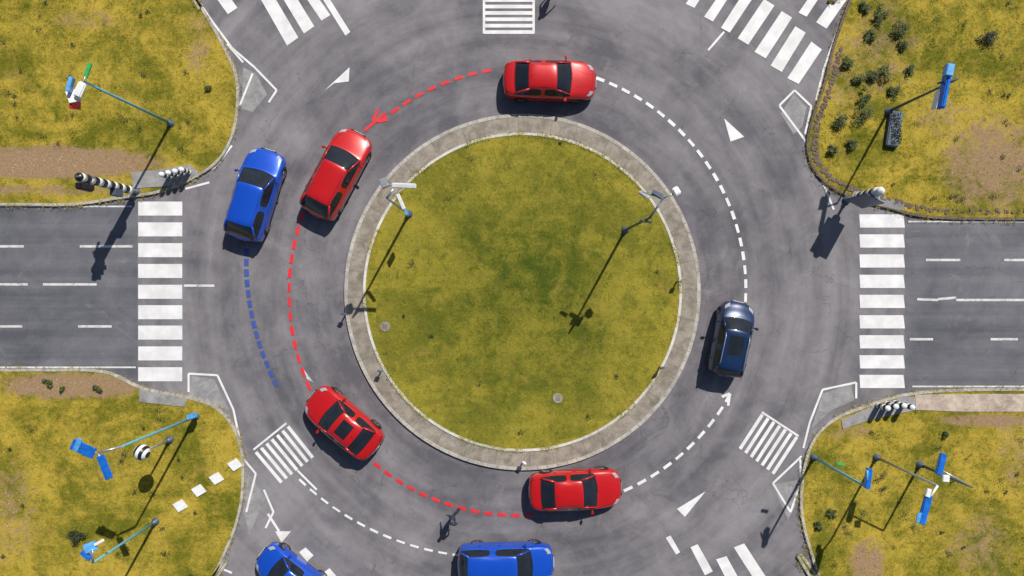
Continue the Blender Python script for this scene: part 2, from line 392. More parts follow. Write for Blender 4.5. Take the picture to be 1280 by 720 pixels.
def manhole(px,py,z,r=.2):
    p=W(px,py); e=empty('manhole_cover',(p.x,p.y,z)); V=[];F=[];n=28
    for k,(rr,zz) in enumerate([(r*1.25,-.02),(r*1.25,.02),(r,.022),(r*.96,.012),(0.001,.014)]):
        for i in range(n): V.append((rr*math.cos(2*math.pi*i/n),rr*math.sin(2*math.pi*i/n),zz))
    for k in range(4):
        for i in range(n): j=(i+1)%n; F.append((k*n+i,k*n+j,(k+1)*n+j,(k+1)*n+i))
    mesh_obj('frame',V,F,'pave',None,e)
    for a in range(-2,3): mesh_obj('rib',[(-r*.6,a*.06-.01,.02),(r*.6,a*.06-.01,.02),(r*.6,a*.06+.01,.02),(-r*.6,a*.06+.01,.02)],[(0,1,2,3)],'joint',None,e)
for a in [(482,408,.15),(697,497,.15)]: manhole(*a)

# ------------------------------------------------------------ street furniture helpers
def tube(pts,rs,mat,parent,name='pole',n=12):
    V=[];F=[]
    for i,p in enumerate(pts):
        a=Vector(pts[max(0,i-1)]);b=Vector(pts[min(len(pts)-1,i+1)]); d=(b-a).normalized()
        u=d.orthogonal().normalized()
        if i and abs(u.dot(pu))<.999: u=(pu-d*pu.dot(d)).normalized()
        pu=u; v=d.cross(u)
        for k in range(n):
            t=2*math.pi*k/n; V.append(Vector(p)+(u*math.cos(t)+v*math.sin(t))*rs[i])
    for i in range(len(pts)-1):
        for k in range(n): j=(k+1)%n; F.append((i*n+k,i*n+j,(i+1)*n+j,(i+1)*n+k))
    F.append(tuple(range(n))[::-1]); F.append(tuple(range((len(pts)-1)*n,len(pts)*n)))
    o=mesh_obj(name,V,F,mat,None,parent)
    for pl in o.data.polygons:
        if len(pl.vertices)==4: pl.use_smooth=True
    return o
def rbox(c,dims,rot,mat,parent,name='panel',bev=.02):
    bm=bmesh.new(); bmesh.ops.create_cube(bm,size=1); bmesh.ops.scale(bm,vec=dims,verts=bm.verts)
    bmesh.ops.bevel(bm,geom=bm.edges[:],offset=min(bev,min(dims)*.3),segments=2,affect='EDGES')
    me=bpy.data.meshes.new(name); bm.to_mesh(me); bm.free(); me.materials.append(M[mat])
    o=bpy.data.objects.new(name,me); col.objects.link(o); o.parent=parent; o.location=c; o.rotation_euler=[math.radians(a) for a in rot]; return o
def lathe(prof,c,mat,parent,name,n=20):
    V=[];F=[]
    for r,z in prof:
        for i in range(n): V.append((c[0]+r*math.cos(2*math.pi*i/n),c[1]+r*math.sin(2*math.pi*i/n),c[2]+z))
    for k in range(len(prof)-1):
        for i in range(n): j=(i+1)%n; F.append((k*n+i,k*n+j,(k+1)*n+j,(k+1)*n+i))
    return mesh_obj(name,V,F,mat,None,parent,True)
def post(e,b,h,mat,r0=.075,r1=.045,z0=.1):
    lathe([(.0,0),(.19,0),(.19,.03),(.12,.05),(.105,.30),(.0,.30)],(b.x,b.y,z0),'dsteel',e,'base_flange')
    top=Vector((b.x,b.y,h)); tube([(b.x,b.y,z0),(b.x,b.y,h*.5),top],[r0,(r0+r1)/2,r1],mat,e); return top
def striped(e,b,z0,z1,r=.16,n=7):
    dz=(z1-z0)/n
    for i in range(n):
        lathe([(.05,0),(r,0),(r,dz),(.05,dz)],(b.x,b.y,z0+i*dz),'black' if i%2 else 'whitep',e,'striped_band')
def signal(e,c,rz,mat='black'):
    rbox(c,(.30,.26,.95),(0,0,rz),mat,e,'signal_housing',.04)
    R=Matrix.Rotation(math.radians(rz),3,'Z')
    for i,m in enumerate(('redl','amber','greenl')):
        p=Vector(c)+R@Vector((0,-.14,.29-.29*i))
        tube([p,p+R@Vector((0,-.02,0))],[.10,.10],m,e,'lens'); rbox(p+R@Vector((0,-.09,.115)),(.24,.2,.015),(0,0,rz),'trim',e,'visor',.004)

# top-left street lamp
e=empty('street_lamp'); b=W(215,155); top=post(e,b,7.0,'teal'); q=W(100,112,7.15)
tube([top,top.lerp(q,.4)+Vector((0,0,.06)),q],[.05,.045,.04],'steel',e,'arm')
rbox(q,(.62,.34,.14),(0,0,65),'whitep',e,'lamp_head',.05); rbox(W(88,106,7.2),(.14,.6,.3),(0,10,-15),'lblue',e,'lamp_cover')
rbox(W(94,131,6.7),(.10,.35,.6),(10,0,-10),'redl',e,'sign_back'); rbox(W(110,88,7.1),(.16,.6,.10),(8,0,-25),'greenl',e,'sign_plate'); rbox(W(92,120,7.0),(.45,.5,.05),(0,20,20),'whitep',e,'reflector')
tube([q,W(110,88,7.05)],[.03,.03],'steel',e,'bracket')
# left crossing signal post with striped sleeve
e=empty('traffic_light'); b=W(172,240); top=post(e,b,4.8,'dsteel')
striped(e,b,.7,4.6,.20,13); signal(e,(b.x-.02,b.y-.38,4.2),90); rbox((b.x+.05,b.y-.30,1.9),(.3,.35,.6),(0,0,0),'dsteel',e,'control_box')
lathe([(.20,0),(.16,.08),(0,.12)],(b.x,b.y,4.6),'black',e,'cap')
for (x,y,h) in [(214,222,1.0),(222,220,1.0),(230,218,1.0),(238,216,1.0)]:
    e=empty('bollard'); b=W(x,y); striped(e,b,.1,h,.12,5); lathe([(.12,0),(.10,.05),(.0,.07)],(b.x,b.y,h),'whitep',e,'cap')
for (x,y) in [(1096,506),(1106,504),(1116,503),(1126,505)]:
    e=empty('bollard'); b=W(x,y); striped(e,b,.1,1.0,.14,4); lathe([(.14,0),(.12,.05),(.0,.07)],(b.x,b.y,1.0),'whitep',e,'cap')
# island left mast
e=empty('traffic_sign'); b=W(512,268); top=post(e,b,6.2,'steel',z0=.14)
tube([top,W(492,236,6.3)],[.05,.045],'steel',e,'arm'); rbox(W(505,232,6.35),(1.0,.20,.10),(20,0,-2),'whitep',e,'sign_panel',.03); rbox(W(480,229,6.4),(.3,.38,.26),(0,0,20),'steel',e,'camera_box')
tube([W(480,231,6.3),W(520,232,6.3)],[.04,.04],'steel',e,'cross_bar')
rbox(W(501,252,5.0),(.16,.7,.10),(15,0,22),'whitep',e,'sign_panel'); rbox(W(508,266,2.6),(.10,.30,.6),(0,0,20),'lblue',e,'sign_panel')
# island right camera lamp
e=empty('street_lamp'); b=W(781,288); top=post(e,b,6.2,'dsteel',z0=.14); q=W(829,248,6.25)
tube([top,q],[.045,.04],'dsteel',e,'arm'); rbox(W(845,239,6.3),(.28,.34,.26),(0,0,30),'whitep',e,'camera_box',.04); tube([q,W(845,240,6.3)],[.03,.03],'steel',e,'bracket'); rbox(W(804,243,6.2),(.42,.15,.12),(0,0,-35),'steel',e,'lamp_head',.04)
tube([q,W(803,240,6.2)],[.03,.03],'steel',e,'bracket'); rbox(W(822,243,6.3),(.5,.22,.12),(0,0,-30),'dsteel',e,'lamp_head',.04)
rbox((b.x,b.y-.08,5.4),(.5,.05,.5),(0,0,-10),'dsteel',e,'sign_plate')
# right lamp with blue panel
e=empty('street_lamp'); b=W(1109,140); top=post(e,b,5.4,'dsteel'); q=W(1172,104,5.5)
tube([top,q],[.05,.04],'dsteel',e,'arm'); rbox(W(1181,108,5.5),(.20,1.9,.36),(0,12,-11),'blue',e,'sign_panel',.04); rbox(W(1186,88,5.7),(.30,.5,.26),(0,0,-10),'lblue',e,'lamp_head'); rbox(W(1170,125,5.3),(.04,.8,.30),(0,12,-14),'whitep',e,'sign_edge',.01)
# crossing sign right top
e=empty('pedestrian_crossing_sign'); b=W(1058,250); top=post(e,b,3.0,'dsteel'); striped(e,b,1.1,3.0,.21,7); rbox((b.x-.08,b.y-.30,1.9),(.95,.05,2.0),(0,0,-28),'dsteel',e,'sign_panel',.02); rbox((b.x-.06,b.y-.262,1.9),(.8,.015,1.8),(0,0,-28),'blue',e,'sign_face',.004)
lathe([(.0,-.18),(.16,-.1),(.2,0),(.14,.12),(0,.18)],(b.x,b.y,3.15),'whitep',e,'globe')
# bottom-left lamp with solar wings
e=empty('street_lamp'); b=W(246,520); top=post(e,b,6.6,'teal'); q=W(122,566,6.9)
tube([top,q],[.05,.045],'steel',e,'arm'); rbox(W(104,561,6.95),(.95,.5,.06),(12,8,-28),'blue',e,'solar_panel',.015); rbox(W(131,584,6.9),(.38,1.0,.06),(0,-12,22),'blue',e,'solar_panel',.015)
rbox(W(97,556,7.03),(.2,.6,.05),(12,8,-28),'lblue',e,'panel_frame',.01); tube([q,W(104,561,6.88)],[.035,.035],'steel',e,'bracket'); tube([q,W(130,580,6.82)],[.035,.035],'steel',e,'bracket')
rbox(W(240,520,.9),(.3,.25,.5),(0,0,15),'lblue',e,'control_box')
# striped beacon
e=empty('crossing_beacon'); b=W(214,549); top=post(e,b,2.4,'steel')
for i in range(7):
    a0=-math.pi/2+math.pi*i/7;a1=-math.pi/2+math.pi*(i+1)/7
    o=lathe([(.36*math.cos(a0+(a1-a0)*k/3),.36*math.sin(a0+(a1-a0)*k/3)) for k in range(4)],(0,0,0),'whitep' if i%2 else 'black',e,'globe_band',24); o.location=(b.x,b.y,2.7); o.rotation_euler=(math.radians(80),0,math.radians(70))
# bottom-left lower lamp
e=empty('street_lamp'); b=W(196,651); top=post(e,b,5.2,'teal'); q=W(116,686,5.3)
tube([top,q],[.05,.045],'steel',e,'arm'); rbox(W(113,684,5.3),(.5,.4,.10),(0,10,20),'lblue',e,'lamp_head',.03); rbox(W(108,694,5.2),(.5,.18,.2),(0,0,-40),'blue',e,'lamp_head'); rbox(W(124,678,5.38),(.45,.12,.08),(0,0,30),'whitep',e,'reflector')
# bottom-right
e=empty('street_lamp'); b=W(1016,571); top=post(e,b,5.2,'teal'); q=W(1084,588,5.4)
tube([top,q],[.05,.045],'teal',e,'arm'); rbox(W(1085,598,5.2),(.20,.85,.30),(0,-10,-8),'blue',e,'sign_panel'); rbox(W(1050,580,4.0),(.35,.12,.12),(0,0,-10),'greenl',e,'junction_box')
e=empty('street_lamp'); b=W(1094,571); top=post(e,b,5.0,'steel'); q=W(1162,622,5.1)
tube([top,q],[.05,.045],'whitep',e,'arm'); rbox(W(1156,637,5.1),(.28,1.25,.2),(0,-10,-15),'blue',e,'sign_panel',.03); rbox(W(1152,648,5.16),(.38,.45,.05),(0,-10,-15),'lblue',e,'panel_frame',.01); rbox(W(1160,616,5.2),(.2,.36,.12),(0,0,-15),'whitep',e,'lamp_head')
e=empty('traffic_sign'); b=W(1148,580); top=post(e,b,4.0,'dsteel'); rbox(W(1176,580,4.2),(.26,.95,.2),(0,-12,-14),'blue',e,'sign_panel',.03); rbox(W(1182,598,4.1),(.3,.3,.12),(0,0,-5),'whitep',e,'lamp_head'); tube([top,W(1174,586,4.1)],[.04,.035],'steel',e,'arm')
for (x,y) in [(655,574),(824,458),(845,352),(433,392),(478,462)]:
    e=empty('marker_post'); b=W(x,y); tube([(b.x,b.y,.1),(b.x,b.y,.6)],[.04,.035],'steel',e); rbox((b.x,b.y,.68),(.22,.08,.26),(0,0,random.uniform(-30,30)),'whitep' if x==655 else 'dsteel',e,'marker_plate')
M['leafd']=simple('dark_foliage',(.035,.050,.015),.7,0,.4,4); M['leaf']=simple('shrub_foliage',(.075,.095,.016),.7,0,.45,5)
e=empty('planter_box'); b=W(1114,163); rbox((b.x,b.y,.22),(.62,1.75,.28),(0,0,-8),'dsteel',e,'trough',.04)
V=[];F=[]
for i in range(260):
    p=Vector((b.x+random.uniform(-.24,.24),b.y+random.uniform(-.78,.78),.36+random.uniform(0,.16))); s=.05; k=len(V); d=Vector((random.gauss(0,1),random.gauss(0,1),random.gauss(0,.5))).normalized()*s; u=d.orthogonal().normalized()*s*.6
    V+=[p-d,p+u,p+d,p-u];F.append((k,k+1,k+2,k+3))
mesh_obj('plants',V,F,'leafd',None,e)

# ------------------------------------------------------------ shrubs
def shrub(px,py,r,mat='leaf'):
    b=W(px,py); e=empty('shrub',(b.x,b.y,.1))
    for k in range(5):
        a=random.uniform(0,6.28); tube([(0,0,0),(r*.3*math.cos(a),r*.3*math.sin(a),r*.5),(r*.7*math.cos(a),r*.7*math.sin(a),r*.95)],[.02,.014,.006],'kerbd',e,'stem',6)
    V=[];F=[]
    cl=[Vector((random.gauss(0,.42)*r,random.gauss(0,.42)*r,random.uniform(.2,.8)*r)) for _ in range(9)]
    for c in cl:
        for i in range(55):
            p=c+Vector((random.gauss(0,1),random.gauss(0,1),random.gauss(0,.8)))*r*.20; p.z=max(p.z,.03)
            d=Vector((random.gauss(0,1),random.gauss(0,1),random.gauss(0,.5))).normalized()*random.uniform(.03,.06); u=Vector((-d.y,d.x,random.uniform(-.02,.02)))*.5
            k=len(V); V+=[p-d,p+u,p+d,p-u];F.append((k,k+1,k+2,k+3))
    mesh_obj('foliage',V,F,mat,None,e)
for a in [(1046,155,.42),(1074,146,.5),(1088,97,.38),(1104,92,.45),(1070,100,.3),(1058,78,.35),(1120,40,.4),(1098,20,.35),(1085,45,.3),(1112,115,.3),(1135,90,.25),(1040,190,.3),(1062,182,.3),(1078,12,.3),(1125,60,.28),(1080,124,.3),
          (1036,640,.22),(1022,655,.22),(1180,542,.18),(262,112,.15),(65,480,.2),(125,484,.2),(80,486,.15)]:
    shrub(*a)
for a in [(1232,48,.5),(100,668,.38)]: shrub(*a,mat='leafd')
# small weed clumps scattered in all the grass
V=[];F=[]
spots=[(515,330),(560,250),(600,480),(745,220),(770,470),(540,420),(820,340),(700,180),(505,395),(650,540),(735,520),(590,200)]+[(random.uniform(0,240),random.uniform(0,190)) for _ in range(22)]+[(random.uniform(0,250),random.uniform(500,720)) for _ in range(22)]+[(random.uniform(1080,1280),random.uniform(0,255)) for _ in range(26)]+[(random.uniform(1040,1280),random.uniform(530,720)) for _ in range(26)]
for (x,y) in spots:
    w=W(x,y); rr=random.uniform(.04,.11)
    for i in range(34):
        p=Vector((w.x+random.gauss(0,rr),w.y+random.gauss(0,rr),.15+random.uniform(0,.08))); d=Vector((random.gauss(0,1),random.gauss(0,1),random.gauss(0,.4))).normalized()*random.uniform(.02,.045); u=Vector((-d.y,d.x,.01))*.5
        k=len(V); V+=[p-d,p+u,p+d,p-u];F.append((k,k+1,k+2,k+3))
mesh_obj('weeds',V,F,'leafd')
def scatter_stones(name,pts,mat):
    V=[];F=[]
    for (x,y,z,s) in pts:
        k=len(V)
        for zz,rr in ((0,1),(.5,.85)):
            for i in range(6): t=i*math.pi/3; rj=s*rr*random.uniform(.75,1.15); V.append((x+rj*math.cos(t),y+rj*math.sin(t),z+zz*s))
        for i in range(6): j=(i+1)%6; F.append((k+i,k+j,k+6+j,k+6+i))
        F.append(tuple(k+6+i for i in range(6)))
    return mesh_obj(name,V,F,mat)
cur=catmull(edges['TR'][3:13],14); pts=[]
for i,p in enumerate(cur):
    if p[0]<1300 and p[1]>60:
        w=W(p[0]+ (7 if p[1]<200 else 3),p[1]-(0 if p[1]<200 else 7))
        for _ in range(4): pts.append((w.x+random.uniform(-.12,.12),w.y+random.uniform(-.10,.10),.09,random.uniform(.04,.10)))
scatter_stones('edging_stones',pts,'kerbd')
def inpoly(x,y,poly):
    c=False;j=len(poly)-1
    for i in range(len(poly)):
        a,b=poly[i],poly[j]
        if (a[1]>y)!=(b[1]>y) and x<(b[0]-a[0])*(y-a[1])/(b[1]-a[1])+a[0]: c=not c
        j=i
    return c
near=[[(p[0],p[1]) for p in g] for g in grasspolys]
pts=[]
for (bx_,by_,rx,ry,st) in SOIL:
    for _ in range(int(rx*ry*.10*st)):
        w=W(bx_+random.gauss(0,.5)*rx,by_+random.gauss(0,.45)*ry); pts.append((w.x,w.y,.095,random.uniform(.010,.03)))
pts=[p for p in pts if any(inpoly(p[0],p[1],g) for g in near)]
scatter_stones('gravel',pts,'path')

# ------------------------------------------------------------ grass blades
def blades(name,samples,mat,hmin,hmax):
    V=[];F=[]
    for (x,y,z) in samples:
        cs=random.uniform(.6,1.4)
        for _ in range(4):
            a=random.uniform(0,6.28); h=random.uniform(hmin,hmax)*cs; l=random.uniform(.03,.09)*cs; w=random.uniform(.008,.016)
            bx_,by_=x+random.gauss(0,.035),y+random.gauss(0,.035); c,s=math.cos(a),math.sin(a); k=len(V)
            V+=[(bx_-s*w,by_+c*w,z),(bx_+s*w,by_-c*w,z),(bx_+c*l,by_+s*l,z+h)];F.append((k,k+1,k+2))
    return mesh_obj(name,V,F,mat)
def soilness(x,y):
    m=0
    for (bx_,by_,rx,ry,st) in SOIL:
        w=W(bx_,by_); q=((x-w.x)/(rx*S))**2+((y-w.y)/(ry*S))**2
        m=max(m,st*max(0,1-q/1.6))
    return m
smp=[]
for i in range(110000):
    x=random.uniform(-27.5,27.5);y=random.uniform(-16,16)
    if abs(x)<12 or abs(y)<2.5: continue
    if mn.noise(Vector((x*1.1,y*1.1,0)))*.6+.5<random.random()*.85: continue
    if random.random()<soilness(x,y)*1.0: continue
    for g in near:
        if inpoly(x,y,g): smp.append((x,y,.09)); break
for k,ins in edgew.items():
    for i in range(len(ins)-1):
        a,b=ins[i],ins[i+1]
        if max(abs(a.x),abs(b.x))>28 or max(abs(a.y),abs(b.y))>17: continue
        d=(b-a); L_=d.length; nn=Vector((-d.y,d.x)).normalized()
        for _ in range(int(L_*24)):
            u=random.random(); c_=mn.noise(Vector((a.x*1.5,a.y*1.5,u*2)))
            if c_<-.12: continue
            q=a.lerp(b,u)-nn*random.uniform(-.07,.15); smp.append((q.x,q.y,.11))
blades('grass_blades',smp,'gblade',.03,.09)
smp=[]
for i in range(15000):
    r=R2*math.sqrt(random.random())-.03;a=random.uniform(0,6.283); smp.append((CX+r*math.cos(a),CY+r*math.sin(a),.13))
for i in range(3000):
    a=random.uniform(0,6.283)
    if mn.noise(Vector((math.cos(a)*5,math.sin(a)*5,3)))<-.05: continue
    r=R2+random.uniform(-.05,.16); smp.append((CX+r*math.cos(a),CY+r*math.sin(a),.15))
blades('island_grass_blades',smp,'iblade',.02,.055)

# ------------------------------------------------------------ cars
def car(name,px,py,deg,paint,L=4.45,Wd=1.8,Ht=1.45,style='sedan',sunroof=False,rails=False):
    g=W(px,py,.7); e=empty(name,(g.x,g.y,0)); e.rotation_euler=(0,0,math.radians(deg))
    l=L/2; w=Wd/2
    if style=='sedan': xc,xrf,xrr,xrb=.42*l,.10*l,-.42*l,-.72*l; zt=.99
    elif style=='hatch': xc,xrf,xrr,xrb=.46*l,.12*l,-.66*l,-.90*l; zt=.99
    else: xc,xrf,xrr,xrb=.50*l,.20*l,-.74*l,-.92*l; zt=1.08
    up=.08 if style=='suv' else 0
    st=[]
    fl=l-.16
    st+=[(fl,.64,'h',.50+up),(fl-.03,.74,'h',.61+up),(fl-.12,.85,'h',.69+up),(fl-.30,.935,'h',.76+up),(.66*l,.98,'h',.86+up),(xc+.10,.99,'h',.945+up),(xc,.99,'c',.97+up),
         (xc*.5+xrf*.5,1,'m',0),(xrf,1,'r',0),(xrf-.12,1,'r',0)]
    mid=(xrf+xrr)/2
    st+=[(mid+.08,1,'r',0),(mid-.02,1,'r',0),(xrr+.15,.99,'r',0),(xrr,.98,'r',0),((xrr+xrb)/2,.965,'n',0),(xrb,.94,'d',zt)]
    rl=-l+.12
    if style=='sedan': st+=[(xrb-.10,.93,'h',zt-.005),(rl+.24,.89,'h',zt-.03),(rl+.09,.82,'h',zt-.07),(rl+.02,.74,'h',zt-.18),(rl,.66,'h',.58)]
    else: st+=[(rl+.07,.86,'h',zt-.12),(rl+.02,.78,'h',zt-.22),(rl,.70,'h',.58)]
    rw=.66 if style!='suv' else .71
    belt=.93+up; rows=[]
    for (x,hf,k,z) in st:
        hw=w*hf; f=x/l
        bow=(.18 if f>.42 else .11 if f>0 else -.08 if f<-.3 else 0)
        if k=='h' and f<-.6: bow=-.13
        if k=='h': ps=[(.94*hw,.20),(hw,.33),(hw*1.0,.33+(z-.41)*.62),(hw*.97,max(.36,z-.10)),(hw*.89,z-.03),(hw*.74,z),(hw*.40,z+.02),(0,z+.03)]
        elif k in'cd': ps=[(.94*hw,.20),(hw,.33),(hw,.70),(hw*.965,belt-.02),(hw*.90,z-.02),(hw*.81,z),(hw*.44,z+.02),(0,z+.03)]
        elif k in'mn':
            zc=(.97+up if k=='m' else zt); zz=(zc+Ht-.03)/2+.03
            ps=[(.94*hw,.20),(hw,.33),(hw,.70),(hw*.965,belt-.01),(hw*.91,belt+.03),(hw*(.82+rw)/2,zz-.04),(hw*.44,zz+.02),(0,zz+.03)]
        else:
            dz=.04 if x<=xrr or x>=xrf else 0
            ps=[(.94*hw,.20),(hw,.33),(hw,.70),(hw*.965,belt),(hw*.91,belt+.035),(hw*rw,Ht-.10-dz),(hw*rw*.72,Ht-.03-dz),(0,Ht-dz+.01)]
        row=[]
        full=[(y,zz) for y,zz in ps]+[(-y,zz) for y,zz in ps[-2::-1]]
        for y,zz in full: row.append((x+bow*(1-(y/w)**2),y,zz))
        rows.append(row)
    V=[p for r in rows for p in r]; n=15; F=[];fm=[]
    for i in range(len(rows)-1):
        for j in range(n-1):
            F.append((i*n+j,(i+1)*n+j,(i+1)*n+j+1,i*n+j+1)); k0,k1=st[i][2],st[i+1][2]; jj=min(j,n-2-j); m=0
            if k0 in'cm' and k1 in'mr': m=1 if jj>=4 else 0
            elif k0 in'rn' and k1 in'nd': m=1 if jj>=4 else 0
            elif k0=='r' and k1=='r' and jj==4 and abs((st[i][0]+st[i+1][0])/2-mid-.03)>.04: m=1
            if jj==0: m=2
            fm.append(m)
    for end,base in ((0,0),(1,(len(rows)-1)*n)):
        for j in range(7):
            a,b=base+j,base+j+1;c,d=base+n-2-j,base+n-1-j
            q=(a,b,c,d) if b!=c else (a,b,d)
            F.append(q if end==0 else q[::-1]); fm.append(2 if j in(0,) else (2 if (end==0 and j in(1,)) else 0))
    body=mesh_obj('body',V,F,[paint,'glass','trim'],fm,e,True)
    bm=bmesh.new(); bm.from_mesh(body.data); bmesh.ops.recalc_face_normals(bm,faces=bm.faces[:])
    cl=bm.edges.layers.float.get('crease_edge') or bm.edges.layers.float.new('crease_edge')
    for ed in bm.edges:
        if len({f.material_index for f in ed.link_faces})>1: ed[cl]=.45
    bm.to_mesh(body.data); bm.free()
    sd=body.modifiers.new('s','SUBSURF'); sd.levels=2; sd.render_levels=2
    dg=bpy.context.evaluated_depsgraph_get(); dg.update(); ev=body.evaluated_get(dg); me2=ev.to_mesh()
    bvh=BVHTree.FromPolygons([v.co.copy() for v in me2.vertices],[tuple(p.vertices) for p in me2.polygons])
    xs=[v.co.x for v in me2.vertices]; XF=max(xs); XR=min(xs)
    def hz(x,y):
        h=bvh.ray_cast(Vector((x,y,5)),Vector((0,0,-1))); return h[0].z if h[0] else None
    def line(pts,wd,mat='trim',nm='shut_line',lift=.004):
        V=[];F=[];P=[]
        for i in range(len(pts)-1):
            a=Vector(pts[i]);b=Vector(pts[i+1]);m=max(1,int((b-a).length/.06))
            for k in range(m): P.append(a.lerp(b,k/m))
        P.append(Vector(pts[-1]))
        for i,p in enumerate(P):
            d=(P[min(i+1,len(P)-1)]-P[max(0,i-1)]).normalized(); nn=Vector((-d.y,d.x))*wd/2
            for s_ in(-1,1):
                q=p+nn*s_; z=hz(q.x,q.y)
                if z is None: return
                V.append((q.x,q.y,z+lift))
        for i in range(len(P)-1): F.append((2*i,2*i+2,2*i+3,2*i+1))
        mesh_obj(nm,V,F,mat,None,e,True)
    def patch(x0,x1,y0,y1,mat,nm,lift=.006,sk=0.0,n=6):
        V=[];F=[];ok={}
        for i in range(n+1):
            for j in range(n+1):
                v=y0+(y1-y0)*j/n; u=x0+(x1-x0)*i/n+sk*(j/n)**1.5; z=hz(u,v); ok[i,j]=len(V) if z is not None and z>.4 else None
                if ok[i,j] is not None: V.append((u,v,z+lift))
        for i in range(n):
            for j in range(n):
                q=[ok[i,j],ok[i+1,j],ok[i+1,j+1],ok[i,j+1]]
                if None not in q: F.append(tuple(q))
        if F: mesh_obj(nm,V,F,mat,None,e,True)
    for s_ in(-1,1):
        line([(xc+.22,s_*w*.80),(.70*l,s_*w*.76),(XF-.30,s_*w*.62)],.016)
        line([(xc+.26,s_*w*.45),(.75*l,s_*w*.34),(XF-.24,s_*w*.26)],.012,paint,'hood_crease',.010)
        patch(XF-.30,XF-.13,s_*w*.54,s_*w*.80,'lampg','headlight',.008,-.17,8)
        patch(XR+.07,XR+.17,s_*w*.52,s_*w*.80,'tailg','tail_light',.008,.10,8)
        a=Vector((xc+.055,s_*w*.82,.955+up));m=Vector(((xc+xrf)/2+.04,s_*w*(.82+rw)/2,(.97+up+Ht-.03)/2-.01));b=Vector((xrf+.03,s_*w*(rw+.01),Ht-.13)); tube([a,m,b],[.034]*3,paint,e,'a_pillar',8)
        a=Vector((xrb-.02,s_*w*.77,zt-.02));m=Vector(((xrb+xrr)/2-.03,s_*w*(.80+rw)/2,(zt+Ht-.03)/2-.01));b=Vector((xrr-.02,s_*w*(rw+.0),Ht-.13)); tube([a,m,b],[.055,.05,.045],paint,e,'c_pillar',8)
        rbox((xc-.20,s_*(w+.075),belt+.05),(.12,.20,.13),(0,0,s_*12),paint,e,'wing_mirror',.045); tube([(xc-.18,s_*(w-.09),belt),(xc-.19,s_*(w+.03),belt+.03)],[.025,.025],'trim',e,'mirror_stalk',6)
        for hx in (mid+.35,mid-.60): rbox((hx,s_*(w*1.0+.008),belt-.16),(.18,.03,.03),(0,0,0),paint,e,'door_handle',.01)
        line([(xc+.13,s_*.12+.05),(xc+.04,s_*.12+.48)],.018,'trim','wiper',.02)
        line([(xrf-.04,s_*w*rw*.86),(mid,s_*w*rw*.88),(xrr+.04,s_*w*rw*.84)],.014)
        if rails: tube([(xrf-.1,s_*w*.66,Ht-.05),(xrf-.3,s_*w*.66,Ht+.03),(xrr+.25,s_*w*.66,Ht+.03),(xrr+.08,s_*w*.66,Ht-.05)],[.02]*4,'steel',e,'roof_rail',8)
        for wx in (.60*l,-.60*l):
            V=[];F=[];N=28; prof=[(.05,.0),(.20,.005),(.205,-.03),(.225,.0),(.30,.008),(.325,-.02),(.33,-.19),(.05,-.19)]
            yo=s_*(w*.975+.004)
            for r_,o_ in prof:
                for i in range(N): V.append((wx+r_*math.cos(2*math.pi*i/N),yo+s_*o_,.33+r_*math.sin(2*math.pi*i/N)))
            fmw=[]
            for k in range(len(prof)-1):
                for i in range(N): j=(i+1)%N; F.append((k*N+i,k*N+j,(k+1)*N+j,(k+1)*N+i)); fmw.append(1 if (k==0 and (i//2)%3!=0) or k==1 else 0)
            mesh_obj('wheel',V,F,['tyre','rim'],fmw,e)
            V=[(wx,yo-s_*.002,.33)]+[(wx+.385*math.cos(math.pi*i/24),yo-s_*.002,.33+.375*math.sin(math.pi*i/24)) for i in range(25)]
            mesh_obj('wheel_arch',V,[(0,i,i+1) for i in range(1,25)],'trim',None,e)
    line([(XF-.30,-w*.62),(XF-.17,-w*.3),(XF-.13,0),(XF-.17,w*.3),(XF-.30,w*.62)],.014)
    if style=='sedan':
        line([(xrb-.22,-w*.72),(XR+.16,-w*.66),(XR+.08,0),(XR+.16,w*.66),(xrb-.22,w*.72)],.014)
    if sunroof: patch(mid-.25,xrf-.16,-w*.42,w*.42,'glass','sunroof',.006)
    rbox((XF-.005,0,.42),(.06,.52,.12),(0,0,0),'whitep',e,'number_plate',.01); rbox((XF-.03,0,.57),(.06,.8,.10),(0,0,0),'trim',e,'grille',.02)
    rbox((XR+.01,0,.6),(.04,.52,.12),(0,0,0),'whitep',e,'number_plate',.01)
    tube([(xrr+.12,0,Ht-.03),(xrr-.02,0,Ht+.10)],[.012,.004],'trim',e,'antenna',6)
    rbox((0,0,.24),(L*.82,Wd*.84,.14),(0,0,0),'trim',e,'underbody',.03)
    ev.to_mesh_clear()
    return e
car('sedan_car',687,100,-1,'red',4.55,1.92,1.45,'sedan')
car('hatchback_car',420,217,62,'red',4.6,1.98,1.50,'hatch')
car('sedan_car',429,529,140,'red',4.15,1.92,1.48,'sedan',True)
car('sedan_car',719,613,3,'red',4.55,1.92,1.47,'sedan')
car('suv_car',318,243,73,'carblue',4.6,2.0,1.58,'hatch')
car('suv_car',632,706,1,'carblue',4.7,2.0,1.6,'suv')
car('hatchback_car',364,722,143,'carblue',3.8,1.75,1.5,'hatch')
car('suv_car',915,424,78,'carblack',3.7,1.74,1.48,'suv',sunroof=True,rails=True)

